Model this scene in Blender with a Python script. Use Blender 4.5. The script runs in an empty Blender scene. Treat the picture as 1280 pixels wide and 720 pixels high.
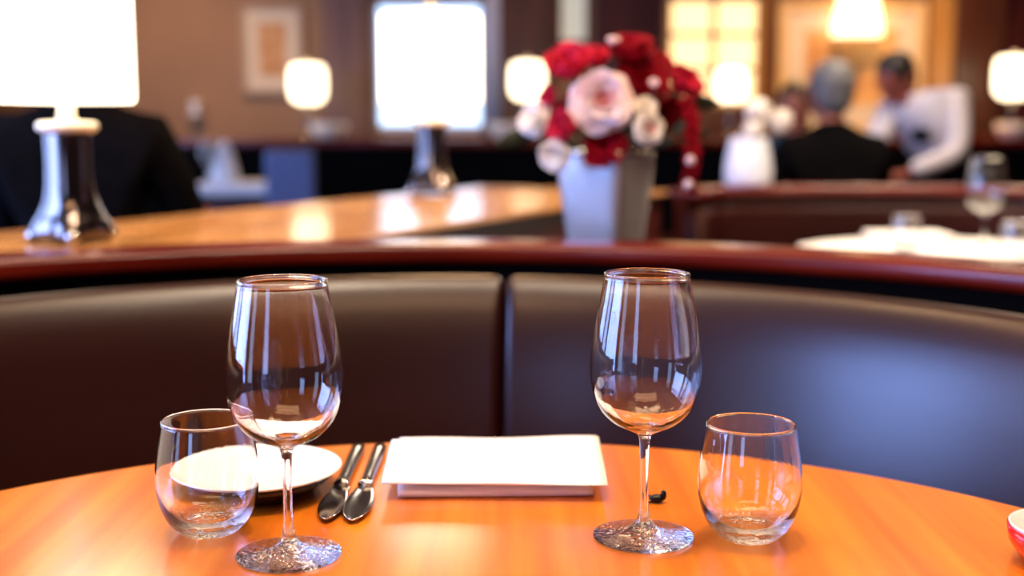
import bpy, bmesh, math, random
from mathutils import Vector, Matrix
random.seed(7)
sc = bpy.context.scene
COL = sc.collection
PI = math.pi

# ------------------------------------------------------------------ camera, world, lights, exposure
CZ = 1.095
PITCH = math.atan(200 / 1500)
cam_d = bpy.data.cameras.new('camera'); cam = bpy.data.objects.new('camera', cam_d); COL.objects.link(cam)
cam.location = (0, 0, CZ); cam.rotation_euler = (PI / 2 - PITCH, 0, 0)
cam_d.sensor_width = 36; cam_d.lens = 42.19
cam_d.dof.use_dof = True; cam_d.dof.focus_distance = 1.02; cam_d.dof.aperture_fstop = 2.5
cam_d.clip_start = .02
sc.camera = cam
sc.view_settings.view_transform = 'Standard'; sc.view_settings.look = 'None'
sc.view_settings.gamma = 1; sc.view_settings.use_curve_mapping = False
sc.view_settings.exposure = 0.22
try:
    sc.cycles.use_denoising = True
    sc.cycles.max_bounces = 14; sc.cycles.transmission_bounces = 14; sc.cycles.glossy_bounces = 6
    sc.cycles.sample_clamp_indirect = 8
except Exception:
    pass
w = bpy.data.worlds.new('world'); sc.world = w; w.use_nodes = True
w.node_tree.nodes['Background'].inputs[0].default_value = (1, .7, .5, 1)
w.node_tree.nodes['Background'].inputs[1].default_value = .02

def area(name, loc, rot, sx, sy, power, color, shape='RECTANGLE', spread=PI):
    l = bpy.data.lights.new(name, 'AREA'); l.shape = shape; l.size = sx; l.size_y = sy
    l.energy = power; l.color = color; l.spread = spread
    o = bpy.data.objects.new(name, l); o.location = loc; o.rotation_euler = rot; COL.objects.link(o); return o
COOL = (.23, .38, 1); WARM = (1, .60, .30); NEUT = (1, .80, .60)
# daylight entering by the windows of the left wall and the wall behind the camera
WINS_L = [(-1.4, -.7), (-.1, 1.5), (1.8, 2.4), (2.7, 4.1), (4.5, 5.6), (6.0, 7.1)]
WIN_POW = [7, 100, 30, 34, 10, 5]
for (a, b), wp in zip(WINS_L, WIN_POW):
    area('window_daylight', (-3.36, (a + b) / 2, 1.45), (0, -PI / 2, 0), 1.9, b - a, wp * (b - a), COOL)
WINS_F = [(-2.5, -1.7)]
for (a, b), k in zip(WINS_F, (16,)):
    area('window_daylight', ((a + b) / 2, -2.92, 1.7), (PI / 2, 0, 0), b - a, 1.5, k * (b - a), COOL)
# unseen ceiling lights; both panels added for soft light and leather highlights
area('added_light_panel', (-.1, -.35, 2.76), (0, 0, 0), 1.9, .8, 26, (1, .58, .30))
area('added_light_panel', (.0, 1.30, 2.76), (0, 0, 0), 1.3, .4, 19, (1, .70, .42))
for x, y, s, p, c in [(.1, 1.05, .16, 9, NEUT), (-.55, .9, .10, 5, NEUT), (.65, .8, .10, 5, NEUT), (-.75, 1.9, .14, 7, WARM), (.75, 2.3, .14, 7, WARM), (-1.3, 2.6, .2, 12, WARM), (-.2, 3.4, .2, 12, WARM),
                      (1.3, 3.3, .24, 38, NEUT), (1.7, 4.7, .3, 24, NEUT), (-2.2, 7.2, .3, 26, WARM),
                      (0, 7.1, .3, 9, WARM), (2.3, 7.2, .3, 46, WARM)]:
    area('unseen_downlight', (x, y, 2.74), (0, 0, 0), s, s, p, c, 'DISK', 2.3)  # no fixtures; extra small ones added near the table for glass highlights

# ------------------------------------------------------------------ materials
def mat(name, base=(.5, .5, .5), rough=.5, metal=0, emis=None, es=0, coat=0, trans=0, ior=1.5, spec=None, sheen=0):
    m = bpy.data.materials.new(name); m.use_nodes = True
    b = m.node_tree.nodes['Principled BSDF']
    b.inputs['Base Color'].default_value = (*base, 1); b.inputs['Roughness'].default_value = rough
    b.inputs['Metallic'].default_value = metal; b.inputs['IOR'].default_value = ior
    b.inputs['Coat Weight'].default_value = coat; b.inputs['Coat Roughness'].default_value = .08
    b.inputs['Transmission Weight'].default_value = trans
    b.inputs['Sheen Weight'].default_value = sheen
    if spec is not None: b.inputs['Specular IOR Level'].default_value = spec
    if emis: b.inputs['Emission Color'].default_value = (*emis, 1); b.inputs['Emission Strength'].default_value = es
    return m
def noise_mat(name, c1, c2, rough=.5, scale=(1, 1, 1), nscale=5, detail=4, bump=0, bscale=None, lo=.35, hi=.65, **k):
    m = mat(name, c1, rough, **k); nt = m.node_tree; N = nt.nodes; L = nt.links; b = N['Principled BSDF']
    tc = N.new('ShaderNodeTexCoord'); mp = N.new('ShaderNodeMapping'); mp.inputs['Scale'].default_value = scale
    L.new(tc.outputs['Object'], mp.inputs[0])
    n = N.new('ShaderNodeTexNoise'); n.inputs['Scale'].default_value = nscale; n.inputs['Detail'].default_value = detail
    L.new(mp.outputs[0], n.inputs['Vector'])
    r = N.new('ShaderNodeValToRGB'); r.color_ramp.elements[0].position = lo; r.color_ramp.elements[1].position = hi
    r.color_ramp.elements[0].color = (*c1, 1); r.color_ramp.elements[1].color = (*c2, 1)
    L.new(n.outputs['Fac'], r.inputs[0]); L.new(r.outputs[0], b.inputs['Base Color'])
    if bump:
        n2 = N.new('ShaderNodeTexNoise'); n2.inputs['Scale'].default_value = bscale or nscale; n2.inputs['Detail'].default_value = 3
        L.new(tc.outputs['Object'], n2.inputs['Vector'])
        bp = N.new('ShaderNodeBump'); bp.inputs['Strength'].default_value = bump; bp.inputs['Distance'].default_value = .002
        L.new(n2.outputs['Fac'], bp.inputs['Height']); L.new(bp.outputs[0], b.inputs['Normal'])
    return m
M = {}
M['table'] = noise_mat('honey_wood', (.58, .130, .006), (.82, .255, .014), .26, (16, .8, 3), 1.8, 8, lo=.32, hi=.68, coat=.35)
M['table'].node_tree.nodes['Principled BSDF'].inputs['Coat Roughness'].default_value = .2
M['table'].node_tree.nodes['Principled BSDF'].inputs['Coat Weight'].default_value = .6
M['rail'] = noise_mat('mahogany', (.085, .0035, .001), (.15, .009, .002), .24, (2, 2, 20), 2, 5, coat=.05, spec=.35)
M['ledge'] = noise_mat('ledge_wood', (.50, .22, .055), (.70, .36, .12), .24, (6, 1, 2), 2, 5, coat=.4)
M['leather'] = noise_mat('brown_leather', (.016, .0016, .0009), (.021, .0022, .0012), .30, nscale=3, bump=.08, bscale=220, spec=.55)
M['burgundy'] = noise_mat('burgundy_leather', (.020, .003, .002), (.028, .004, .003), .42, nscale=3, spec=.15)
M['black'] = mat('gap_shade_black', (.003, .002, .002), .9, spec=.05)  # shadow in the gap behind the cushion, painted as black
M['darkwood'] = noise_mat('dark_wood', (.05, .013, .005), (.09, .026, .01), .35, (3, 3, .6), 3, 5)
M['redwood'] = noise_mat('red_panel_wood', (.045, .005, .003), (.07, .009, .005), .4, (4, 4, .5), 3, 5)
M['brownwood'] = noise_mat('brown_panel_wood', (.12, .048, .016), (.19, .08, .03), .4, (5, 5, .5), 3, 5)
M['goldwood'] = noise_mat('gold_brown_wood', (.36, .17, .035), (.45, .22, .06), .4, (5, 5, .5), 3, 5)
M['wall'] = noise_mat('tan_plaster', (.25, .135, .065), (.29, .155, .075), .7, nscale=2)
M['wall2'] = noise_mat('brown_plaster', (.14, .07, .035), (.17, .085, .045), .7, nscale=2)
M['ceil'] = noise_mat('cream_ceiling', (.30, .22, .14), (.33, .25, .16), .8, nscale=2)
M['floor'] = noise_mat('dark_carpet', (.025, .012, .01), (.05, .022, .016), .9, nscale=60)
M['glass'] = mat('clear_glass', (1, 1, 1), 0.0, trans=1, ior=1.5)
b_ = M['glass'].node_tree; N_ = b_.nodes; L_ = b_.links
tc_ = N_.new('ShaderNodeTexCoord'); sx_ = N_.new('ShaderNodeSeparateXYZ'); L_.new(tc_.outputs['Object'], sx_.inputs[0])
mr_ = N_.new('ShaderNodeMapRange'); mr_.inputs['From Min'].default_value = .008; mr_.inputs['From Max'].default_value = .020
mr_.inputs['To Min'].default_value = .45; mr_.inputs['To Max'].default_value = .012; L_.new(sx_.outputs['Z'], mr_.inputs['Value'])
nz_ = N_.new('ShaderNodeTexNoise'); nz_.inputs['Scale'].default_value = 210; nz_.inputs['Detail'].default_value = 1; L_.new(tc_.outputs['Object'], nz_.inputs['Vector'])
bp_ = N_.new('ShaderNodeBump'); bp_.inputs['Distance'].default_value = .003; L_.new(nz_.outputs['Fac'], bp_.inputs['Height']); L_.new(mr_.outputs[0], bp_.inputs['Strength'])
L_.new(bp_.outputs[0], N_['Principled BSDF'].inputs['Normal'])
M['napkin'] = noise_mat('white_linen', (.84, .83, .80), (.88, .87, .85), .8, nscale=30, bump=.25, bscale=500)
M['plate'] = mat('white_glaze', (.86, .86, .84), .12, coat=.4)
M['plateside'] = mat('shaded_plate_side', (.03, .012, .01), .25)  # shade under the plate rim, put into the colour
M['steel'] = mat('polished_steel', (.62, .58, .52), .12, 1)
M['chrome'] = mat('chrome', (.55, .53, .50), .10, 1)
M['darkchrome'] = mat('smoked_chrome', (.16, .13, .12), .12, 1)
M['cream'] = mat('cream_enamel', (.85, .75, .58), .3)
M['shade'] = mat('glowing_shade', (.9, .85, .75), .7, emis=(1, .86, .62), es=4.5)
M['shade2'] = mat('glowing_shade_far', (.9, .85, .75), .7, emis=(1, .80, .50), es=4.0)
M['shadeglow'] = mat('sconce_glow', (.9, .85, .75), .7, emis=(1, .74, .36), es=3.2)
M['sky'] = mat('daylight_pane', (.8, .85, .9), .4, emis=(.50, .72, 1), es=2.0)
M['paleglass'] = mat('pale_pane', (.6, .6, .5), .5, emis=(.52, .50, .38), es=.55)
M['cab'] = mat('lit_cabinet_pane', (.8, .6, .3), .4, emis=(1, .68, .32), es=1.5)
M['paleframe'] = mat('pale_painted_frame', (.52, .55, .66), .4)
M['gilt'] = noise_mat('gilt_frame', (.62, .40, .17), (.72, .5, .24), .4, nscale=20)
M['goldline'] = noise_mat('light_gold_frame', (.34, .20, .09), (.44, .28, .14), .4, nscale=20)
M['matboard'] = mat('cream_mat_board', (.62, .52, .38), .8)
M['art1'] = noise_mat('orange_print', (.42, .18, .06), (.58, .33, .15), .8, nscale=9)
M['art2'] = noise_mat('amber_painting', (.34, .13, .03), (.72, .42, .15), .7, nscale=5)
M['vase'] = noise_mat('dark_silver_vase', (.34, .34, .34), (.40, .39, .38), .38, nscale=4, metal=.55)
M['crimson'] = noise_mat('crimson_petals', (.40, .002, .020), (.58, .008, .050), .7, nscale=14, spec=.2)
M['deepred'] = noise_mat('deep_red_petals', (.20, .0005, .006), (.30, .001, .012), .7, nscale=14, spec=.1)
M['pink'] = noise_mat('pale_pink_petals', (.84, .60, .60), (.9, .76, .74), .6, nscale=10)
M['pinkheart'] = mat('pink_heart_petals', (.75, .30, .27), .6)
M['creamp'] = noise_mat('cream_petals', (.80, .72, .60), (.86, .8, .72), .6, nscale=10)
M['leaf'] = noise_mat('dark_leaves', (.02, .03, .012), (.035, .045, .018), .5, nscale=8)
M['whiteceramic'] = mat('white_ceramic', (.72, .76, .84), .3)
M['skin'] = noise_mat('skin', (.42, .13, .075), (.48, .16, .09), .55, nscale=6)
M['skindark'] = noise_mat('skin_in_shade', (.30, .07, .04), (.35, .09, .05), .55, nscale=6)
M['suit'] = noise_mat('black_cloth', (.0025, .0022, .0025), (.004, .0036, .004), .9, nscale=20, spec=.03)
M['navy'] = noise_mat('teal_blue_cloth', (.008, .035, .075), (.012, .05, .10), .8, nscale=20)
M['shirt'] = noise_mat('white_shirt_cloth', (.66, .60, .64), (.72, .66, .70), .8, nscale=20)
M['redcloth'] = mat('dark_red_cloth', (.22, .012, .006), .8)
M['greyhair'] = noise_mat('grey_hair', (.07, .068, .07), (.17, .165, .17), .6, (8, 8, 2), 8)
M['darkhair'] = noise_mat('dark_hair', (.012, .006, .004), (.02, .01, .008), .5, (8, 8, 2), 8)
M['blueup'] = noise_mat('blue_upholstery', (.07, .10, .24), (.09, .13, .30), .5, nscale=4)
M['reddish'] = mat('red_glaze', (.62, .012, .008), .2, coat=.5)
M['tin'] = mat('dark_metal', (.02, .018, .016), .25, .8)

# ------------------------------------------------------------------ helpers
def empty(name, label, cat, loc=(0, 0, 0), rz=0, group=None):
    o = bpy.data.objects.new(name, None); COL.objects.link(o); o.location = loc; o.rotation_euler = (0, 0, rz)
    o.empty_display_size = .05
    return tag(o, label, cat, group)
def tag(o, label, cat, group=None):
    o['label'] = label; o['category'] = cat
    if group: o['group'] = group
    return o
def obj(name, bm, m, parent=None, smooth=True, loc=None, bevel=0, subsurf=0, seg=2):
    me = bpy.data.meshes.new(name)
    if isinstance(bm, bmesh.types.BMesh):
        bmesh.ops.recalc_face_normals(bm, faces=bm.faces); bm.to_mesh(me); bm.free()
    else:
        me = bm
    if not me.materials: me.materials.append(m)
    for p in me.polygons: p.use_smooth = smooth
    o = bpy.data.objects.new(name, me); COL.objects.link(o); o.parent = parent
    if loc: o.location = loc
    if bevel:
        b = o.modifiers.new('bevel', 'BEVEL'); b.width = bevel; b.segments = seg; b.limit_method = 'ANGLE'; b.angle_limit = .6
        if hasattr(b, 'harden_normals'): b.harden_normals = True
    if subsurf:
        s = o.modifiers.new('subsurf', 'SUBSURF'); s.levels = subsurf; s.render_levels = subsurf
    return o
def struct(name, bm, m, **k):
    o = obj(name, bm, m, **k); o['kind'] = 'structure'; return o
def B(): return bmesh.new()
def box(bm, x0, x1, y0, y1, z0, z1, mtx=None):
    v = [bm.verts.new(p) for p in [(x0, y0, z0), (x1, y0, z0), (x1, y1, z0), (x0, y1, z0), (x0, y0, z1), (x1, y0, z1), (x1, y1, z1), (x0, y1, z1)]]
    for f in [(0, 3, 2, 1), (4, 5, 6, 7), (0, 1, 5, 4), (1, 2, 6, 5), (2, 3, 7, 6), (3, 0, 4, 7)]: bm.faces.new([v[i] for i in f])
    if mtx: bmesh.ops.transform(bm, matrix=mtx, verts=v)
    return bm
def lathe(bm, prof, n=48, mod=None, off=(0, 0, 0), closed=False):
    """prof: list of (r,z); r==0 ends become poles; mod(angle, r, z) -> r"""
    rings = []
    for r, z in prof:
        if r < 1e-6: rings.append([bm.verts.new((off[0], off[1], z + off[2]))])
        else:
            ring = []
            for i in range(n):
                a = 2 * PI * i / n; rr = mod(a, r, z) if mod else r
                ring.append(bm.verts.new((off[0] + rr * math.cos(a), off[1] + rr * math.sin(a), z + off[2])))
            rings.append(ring)
    pr = list(zip(rings, rings[1:]))
    if closed: pr.append((rings[-1], rings[0]))
    for A, C in pr:
        for i in range(n):
            j = (i + 1) % n
            if len(A) == 1 and len(C) == 1: break
            if len(A) == 1: bm.faces.new((A[0], C[i], C[j]))
            elif len(C) == 1: bm.faces.new((A[i], A[j], C[0]))
            else: bm.faces.new((A[i], A[j], C[j], C[i]))
    return bm
def smoothprof(pts, n=8):
    """Catmull-Rom through (r,z) points"""
    out = []
    P = [pts[0]] + list(pts) + [pts[-1]]
    for i in range(1, len(P) - 2):
        for k in range(n):
            t = k / n; q = []
            for c in (0, 1):
                a, b, c_, d = P[i - 1][c], P[i][c], P[i + 1][c], P[i + 2][c]
                q.append(.5 * (2 * b + (c_ - a) * t + (2 * a - 5 * b + 4 * c_ - d) * t * t + (3 * b - a - 3 * c_ + d) * t ** 3))
            out.append((max(q[0], 0), q[1]))
    out.append(tuple(pts[-1])); return out
def tube(bm, pts, rad, n=10, caps=True):
    pts = [Vector(p) for p in pts]; rr = rad if isinstance(rad, (list, tuple)) else [rad] * len(pts)
    rings = []; up = Vector((0, 0, 1))
    t0 = (pts[1] - pts[0]).normalized(); ref = up if abs(t0.z) < .9 else Vector((1, 0, 0))
    u = t0.cross(ref).normalized()
    for i, p in enumerate(pts):
        t = (pts[min(i + 1, len(pts) - 1)] - pts[max(i - 1, 0)]).normalized()
        u = (u - t * u.dot(t)).normalized(); v = t.cross(u)
        rings.append([bm.verts.new(p + (u * math.cos(2 * PI * k / n) + v * math.sin(2 * PI * k / n)) * rr[i]) for k in range(n)])
    for A, C in zip(rings, rings[1:]):
        for i in range(n): j = (i + 1) % n; bm.faces.new((A[i], A[j], C[j], C[i]))
    if caps: bm.faces.new(rings[0]); bm.faces.new(rings[-1])
    return bm
def ell(bm, c, r, mtx=None, u=20, v=14):
    m = Matrix.Translation(c) @ (mtx or Matrix.Identity(4)) @ Matrix.Diagonal((*r, 1))
    bmesh.ops.create_uvsphere(bm, u_segments=u, v_segments=v, radius=1, matrix=m); return bm
def prism(bm, poly, z0, z1):
    lo = [bm.verts.new((x, y, z0)) for x, y in poly]; hi = [bm.verts.new((x, y, z1)) for x, y in poly]
    n = len(poly)
    bm.faces.new(lo); bm.faces.new(hi)
    for i in range(n): j = (i + 1) % n; bm.faces.new((lo[i], lo[j], hi[j], hi[i]))
    return bm
def sweep(bm, prof, path_fn, ts, cap=True):
    """closed profile list (d,z); path_fn(t)-> (Vector xy, outward normal xy)"""
    rings = []
    for t in ts:
        p, nrm = path_fn(t)
        rings.append([bm.verts.new((p[0] + nrm[0] * d, p[1] + nrm[1] * d, z)) for d, z in prof])
    n = len(prof)
    for A, C in zip(rings, rings[1:]):
        for i in range(n): j = (i + 1) % n; bm.faces.new((A[i], A[j], C[j], C[i]))
    if cap: bm.faces.new(rings[0]); bm.faces.new(rings[-1])
    return bm
def rnd_rect(x0, x1, z0, z1, r, n=5):
    out = []
    for cx, cz, a0 in [(x1 - r, z1 - r, 0), (x0 + r, z1 - r, PI / 2), (x0 + r, z0 + r, PI), (x1 - r, z0 + r, 1.5 * PI)]:
        for k in range(n + 1):
            a = a0 + k * PI / 2 / n; out.append((cx + r * math.cos(a), cz + r * math.sin(a)))
    return out
def px(x, Y): return (x - 640) / 1500 * Y           # picture column -> X at a distance (rough)
def pz(y, Y): return CZ - (y - 160) / 1500 * Y

# ------------------------------------------------------------------ room shell
XL, XR, YF, YB, H = -3.45, 4.2, -3.0, 8.2, 2.8
struct('floor', box(B(), XL - .1, XR + .1, YF - .1, YB + .1, -.05, 0), M['floor'], smooth=False)
struct('ceiling', box(B(), XL - .1, XR + .1, YF - .1, YB + .1, H, H + .05), M['ceil'], smooth=False)
def wall_with_holes(name, m, axis, pos, thick, u0, u1, holes):
    """wall in plane axis; holes: list of (ua,ub,za,zb)"""
    bm = B(); us = sorted({u0, u1, *[h[0] for h in holes], *[h[1] for h in holes]})
    for a, b in zip(us, us[1:]):
        hs = [h for h in holes if h[0] <= a + 1e-6 and h[1] >= b - 1e-6]
        spans = [(0, H)] if not hs else [(0, hs[0][2]), (hs[0][3], H)]
        for z0, z1 in spans:
            if axis == 'x': box(bm, pos, pos + thick, a, b, z0, z1)
            else: box(bm, a, b, pos, pos + thick, z0, z1)
    return struct(name, bm, m, smooth=False)
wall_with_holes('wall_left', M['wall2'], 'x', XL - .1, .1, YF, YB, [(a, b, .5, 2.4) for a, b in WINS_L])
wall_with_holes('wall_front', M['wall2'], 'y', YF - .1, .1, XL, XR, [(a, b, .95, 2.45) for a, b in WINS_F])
WX0, WX1, WZ0, WZ1 = px(470, 8.2), px(607, 8.2), pz(163, 8.2), pz(6, 8.2)
NX0, NX1 = px(694, 8.2), px(737, 8.2)
wall_with_holes('wall_back', M['wall'], 'y', YB, .1, XL, XR, [(WX0, WX1, WZ0, WZ1), (NX0, NX1, pz(60, 8.2), 2.2)])
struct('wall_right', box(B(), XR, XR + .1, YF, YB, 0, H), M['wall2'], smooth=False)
# wood panelling on the back wall (x ranges in wall metres)
def panel(n, x0, x1, m, y0=8.14, z0=0, z1=H):
    bm = box(B(), x0, x1, y0, YB - .001, z0, z1)
    return struct('trim_%d' % n, bm, m, smooth=False, bevel=.006)
panel(1, px(408, 8.2), WX0 - .045, M['brownwood'], 8.17)
panel(2, WX1 + .07, NX0 - .01, M['darkwood'], 8.15)
panel(3, NX1 + .01, px(824, 8.2), M['redwood'], 8.15)
panel(4, px(943, 8.2), px(962, 8.2), M['brownwood'], 8.12)
panel(5, px(1149, 8.2), px(1176, 8.2), M['goldwood'], 8.10)
panel(6, px(1178, 8.2), px(1236, 8.2), M['darkwood'], 8.08)
panel(7, px(1238, 8.2), XR - .002, M['redwood'], 8.14)
panel(8, px(824, 8.2), px(943, 8.2), M['brownwood'], 8.17)
panel(9, px(1149 - 186, 8.2), px(1148, 8.2), M['brownwood'], 8.17)
# windows
def window(n, ax, a, b, z0, z1, pos, pane, fm, mull=1, depth=.1):
    root = bpy.data.objects.new('window_%d' % n, None); COL.objects.link(root); root['kind'] = 'structure'
    bm = B(); t = .035
    def bx(bm, u0, u1, w0, w1, d0, d1):
        if ax == 'x': box(bm, pos + d0, pos + d1, u0, u1, w0, w1)
        else: box(bm, u0, u1, pos + d0, pos + d1, w0, w1)
    s = 1
    bx(bm, a - t, a + t, z0 - t, z1 + t, -.02, .03); bx(bm, b - t, b + t, z0 - t, z1 + t, -.02, .03)
    bx(bm, a, b, z0 - t, z0 + t, -.02, .03); bx(bm, a, b, z1 - t, z1 + t, -.02, .03)
    for k in range(1, mull + 1):
        u = a + (b - a) * k / (mull + 1); bx(bm, u - .012, u + .012, z0, z1, -.015, .02)
    f = obj('window_frame', bm, fm, root, smooth=False); f['kind'] = 'structure'
    if pane:
        bm = B(); bx(bm, a, b, z0, z1, -.004, .004); g = obj('pane', bm, pane, root, smooth=False); g['kind'] = 'structure'
window(1, 'y', WX0, WX1, WZ0, WZ1, YB + .04, M['sky'], M['paleframe'], 0)
window(2, 'y', NX0, NX1, pz(60, 8.2), 2.2, YB + .05, M['paleglass'], M['brownwood'], 0)
k = 3
for a, b in WINS_L: window(k, 'x', a, b, .5, 2.4, XL - .03, M['sky'], M['paleframe'], 1); k += 1
for a, b in WINS_F: window(k, 'y', a, b, .95, 2.45, YF - .07, M['sky'], M['paleframe'], 1); k += 1
# pale curtain hanging at the right of the far window
bm = B(); n = 24
fr = [bm.verts.new((WX1 + .01 + .085 * i / n, 8.08 + .012 * math.sin(i * 1.6), pz(168, 8.2))) for i in range(n + 1)]
to = [bm.verts.new((WX1 + .01 + .085 * i / n, 8.08 + .012 * math.sin(i * 1.6), 2.3)) for i in range(n + 1)]
for i in range(n): bm.faces.new((fr[i], fr[i + 1], to[i + 1], to[i]))
c = obj('curtain', bm, M['paleframe']); sol = c.modifiers.new('s', 'SOLIDIFY'); sol.thickness = .004
tag(c, 'narrow pale blue-grey curtain at right edge of the bright far window', 'curtain')

# ------------------------------------------------------------------ the round table
TC = (-.036, .648); TR = .662
t = empty('dining_table', 'round honey-coloured wooden table in the foreground with two place settings', 'table', (TC[0], TC[1], 0))
bm = B(); e = .012
prof = [(0, .722), (TR - .02, .722), (TR - .006, .728), (TR, .738), (TR - .002, .745), (TR - .008, .7495), (TR - .012, .75), (0, .75)]
obj('tabletop', lathe(bm, prof, 160), M['table'], t)
obj('pedestal', lathe(B(), [(0, .03), (.05, .03), (.05, .68), (.14, .70), (.14, .7215), (0, .7215)], 32), M['darkwood'], t)
obj('base', lathe(B(), [(0, 0), (.29, 0), (.29, .018), (.10, .035), (0, .035)], 40), M['tin'], t)

# ------------------------------------------------------------------ curved booth
BC = Vector((-.09, .99))
def arc(a): return (BC, (math.cos(a), math.sin(a)))
booth = empty('curved_booth', 'curved booth bench of dark brown leather wrapping around the round table', 'booth', (BC.x, BC.y, 0))
def arc_l(a): return (Vector((0, 0)), (math.cos(a), math.sin(a)))
def lin(a, b, n): return [a + (b - a) * i / n for i in range(n + 1)]
A0, A1 = math.radians(-8), math.radians(188)
SEAM = math.atan2(1.80 - BC.y, px(630, 1.80) - BC.x)
def cushion_prof(shrink):
    # back cushion profile, leaning back: front face from the seat up to a rounded top
    s = shrink
    return [(.70 + s, .46), (.733 + s, .55), (.757 + s, .65), (.776 + s, .74), (.788 + s, .785), (.799 + s, .820), (.811 + s * .6, .847 - s * .6), (.821, .862 - s),
            (.830, .872 - s), (.845, .869 - s), (.857, .858 - s), (.862, .84 - s), (.862, .46)]
def cushion(a0, a1, label):
    bm = B(); rings = []
    d = .011
    ts = [(a0 + .0008, .016), (a0 + .003, .009), (a0 + .007, .004), (a0 + .014, .0)] + [(x, 0) for x in lin(a0 + .024, a1 - .024, 60)] + [(a1 - .014, 0), (a1 - .007, .004), (a1 - .003, .009), (a1 - .0008, .016)]
    for a, s in ts:
        rings.append([bm.verts.new((r * math.cos(a), r * math.sin(a), z)) for r, z in cushion_prof(s)])
    n = len(rings[0])
    for P_, Q in zip(rings, rings[1:]):
        for i in range(n): j = (i + 1) % n; bm.faces.new((P_[i], P_[j], Q[j], Q[i]))
    bm.faces.new(rings[0]); bm.faces.new(rings[-1])
    o = obj('back_cushion', bm, M['leather'], booth); return o
cushion(A0, SEAM - .001, ''); cushion(SEAM + .001, A1, '')
obj('seat_cushion', sweep(B(), rnd_rect(.36, .74, .36, .47, .03), arc_l, lin(A0, A1, 90)), M['leather'], booth)
obj('seat_base', sweep(B(), [(.42, 0), (.72, 0), (.72, .355), (.42, .355)], arc_l, lin(A0, A1, 90)), M['darkwood'], booth, smooth=False)
obj('backboard', sweep(B(), [(.866, .0), (1.085, .0), (1.085, .868), (1.02, .868), (1.02, .80), (.866, .80)], arc_l, lin(A0, A1, 90)), M['black'], booth, smooth=False)
obj('wooden_rail', sweep(B(), rnd_rect(1.00, 1.125, .869, .903, .012, 5), arc_l, lin(A0, A1, 110)), M['rail'], booth)
# low shelf behind the rail that carries the vase
sh = obj('planter_shelf', sweep(B(), [(1.128, 0), (1.40, 0), (1.40, .80), (1.128, .80)], arc, lin(math.radians(52), math.radians(93), 40)), M['redwood'], smooth=False)
tag(sh, 'dark red wooden shelf block behind the booth rail, carrying the flower vase', 'shelf')

# ------------------------------------------------------------------ straight ledge running back at left
DV = Vector((.43, .90)).normalized(); NV = Vector((DV.y, -DV.x))
def ln(n_, s): return (NV.x * n_ + DV.x * s, NV.y * n_ + DV.y * s)
S_END = 3.64
def s_of(p): return p[0] * DV.x + p[1] * DV.y
circ = []
for i in range(400):
    a = math.radians(80 + i * .35)
    p = (BC.x + 1.130 * math.cos(a), BC.y + 1.130 * math.sin(a))
    n_ = p[0] * NV.x + p[1] * NV.y
    if n_ <= -1.19 : circ.append(p)
circ = [p for p in circ if p[0] * NV.x + p[1] * NV.y >= -1.60 or True]
# keep the first stretch, up to where n reaches -1.60
first = []
for p in circ:
    first.append(p)
    if p[0] * NV.x + p[1] * NV.y < -1.605: break
ledge = empty('wooden_ledge', 'long light wooden ledge running back behind the booth under both table lamps', 'ledge')
s_last = s_of(first[-1])
poly = [ln(-1.19, S_END)] + [ln(-1.19, s_of(first[0]) + .002)] + first[::3] + [ln(-1.612, s_last - .01), ln(-1.612, S_END)]
obj('front_board', prism(B(), poly, .887, .900), M['ledge'], ledge, smooth=False, bevel=.005)
poly2 = [ln(-1.655, -.2), ln(-1.857, -.2), ln(-1.857, S_END), ln(-1.655, S_END)]
obj('rear_board', prism(B(), poly2, .887, .900), M['ledge'], ledge, smooth=False, bevel=.005)
def inset_pts():
    f = [(p[0] - .0, p[1]) for p in first[::3]]
    return [ln(-1.215, S_END - .01), ln(-1.215, s_of(first[0]) + .03)] + [(BC.x + (p[0] - BC.x) * 1.01, BC.y + (p[1] - BC.y) * 1.01) for p in f] + [ln(-1.62, s_last - .01), ln(-1.62, S_END - .01)]
obj('front_panel', prism(B(), inset_pts(), 0, .8865), M['redwood'], ledge, smooth=False)
obj('rear_panel', prism(B(), [ln(-1.648, -.2), ln(-1.83, -.2), ln(-1.83, S_END - .01), ln(-1.648, S_END - .01)], 0, .8865), M['redwood'], ledge, smooth=False)

# ------------------------------------------------------------------ second booth behind (back rail across the middle right)
def catmull(P, n=12):
    P = [Vector(p) for p in P]; P = [P[0] * 2 - P[1]] + P + [P[-1] * 2 - P[-2]]; out = []
    for i in range(1, len(P) - 2):
        for k_ in range(n):
            t_ = k_ / n; a, b, c_, d = P[i - 1:i + 3]
            out.append(.5 * (2 * b + (c_ - a) * t_ + (2 * a - 5 * b + 4 * c_ - d) * t_ ** 2 + (3 * b - a - 3 * c_ + d) * t_ ** 3))
    out.append(P[-2]); return out
path = catmull([(.58, 3.82), (.68, 3.95), (.95, 4.06), (1.35, 4.06), (1.72, 3.95), (1.95, 3.65), (2.05, 3.2), (2.07, 2.6)])
def path_fn(i):
    a = path[max(i - 1, 0)]; b = path[min(i + 1, len(path) - 1)]; d = (b - a).normalized()
    return path[i], Vector((-d.y, d.x))
b2 = empty('banquette', 'burgundy banquette back with dark wooden rail behind the white-covered side table', 'banquette')
obj('wooden_rail', sweep(B(), rnd_rect(-.03, .09, .868, .902, .012, 4), path_fn, range(len(path))), M['rail'], b2)
obj('back_cushion', sweep(B(), rnd_rect(-.05, .03, .42, .84, .03, 4), path_fn, range(len(path))), M['burgundy'], b2)
obj('backboard', sweep(B(), [(.031, 0), (.07, 0), (.07, .867), (.031, .867)], path_fn, range(len(path))), M['redwood'], b2, smooth=False)
obj('seat_cushion', sweep(B(), rnd_rect(-.24, -.052, .34, .45, .03, 4), path_fn, range(len(path))), M['burgundy'], b2)

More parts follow.
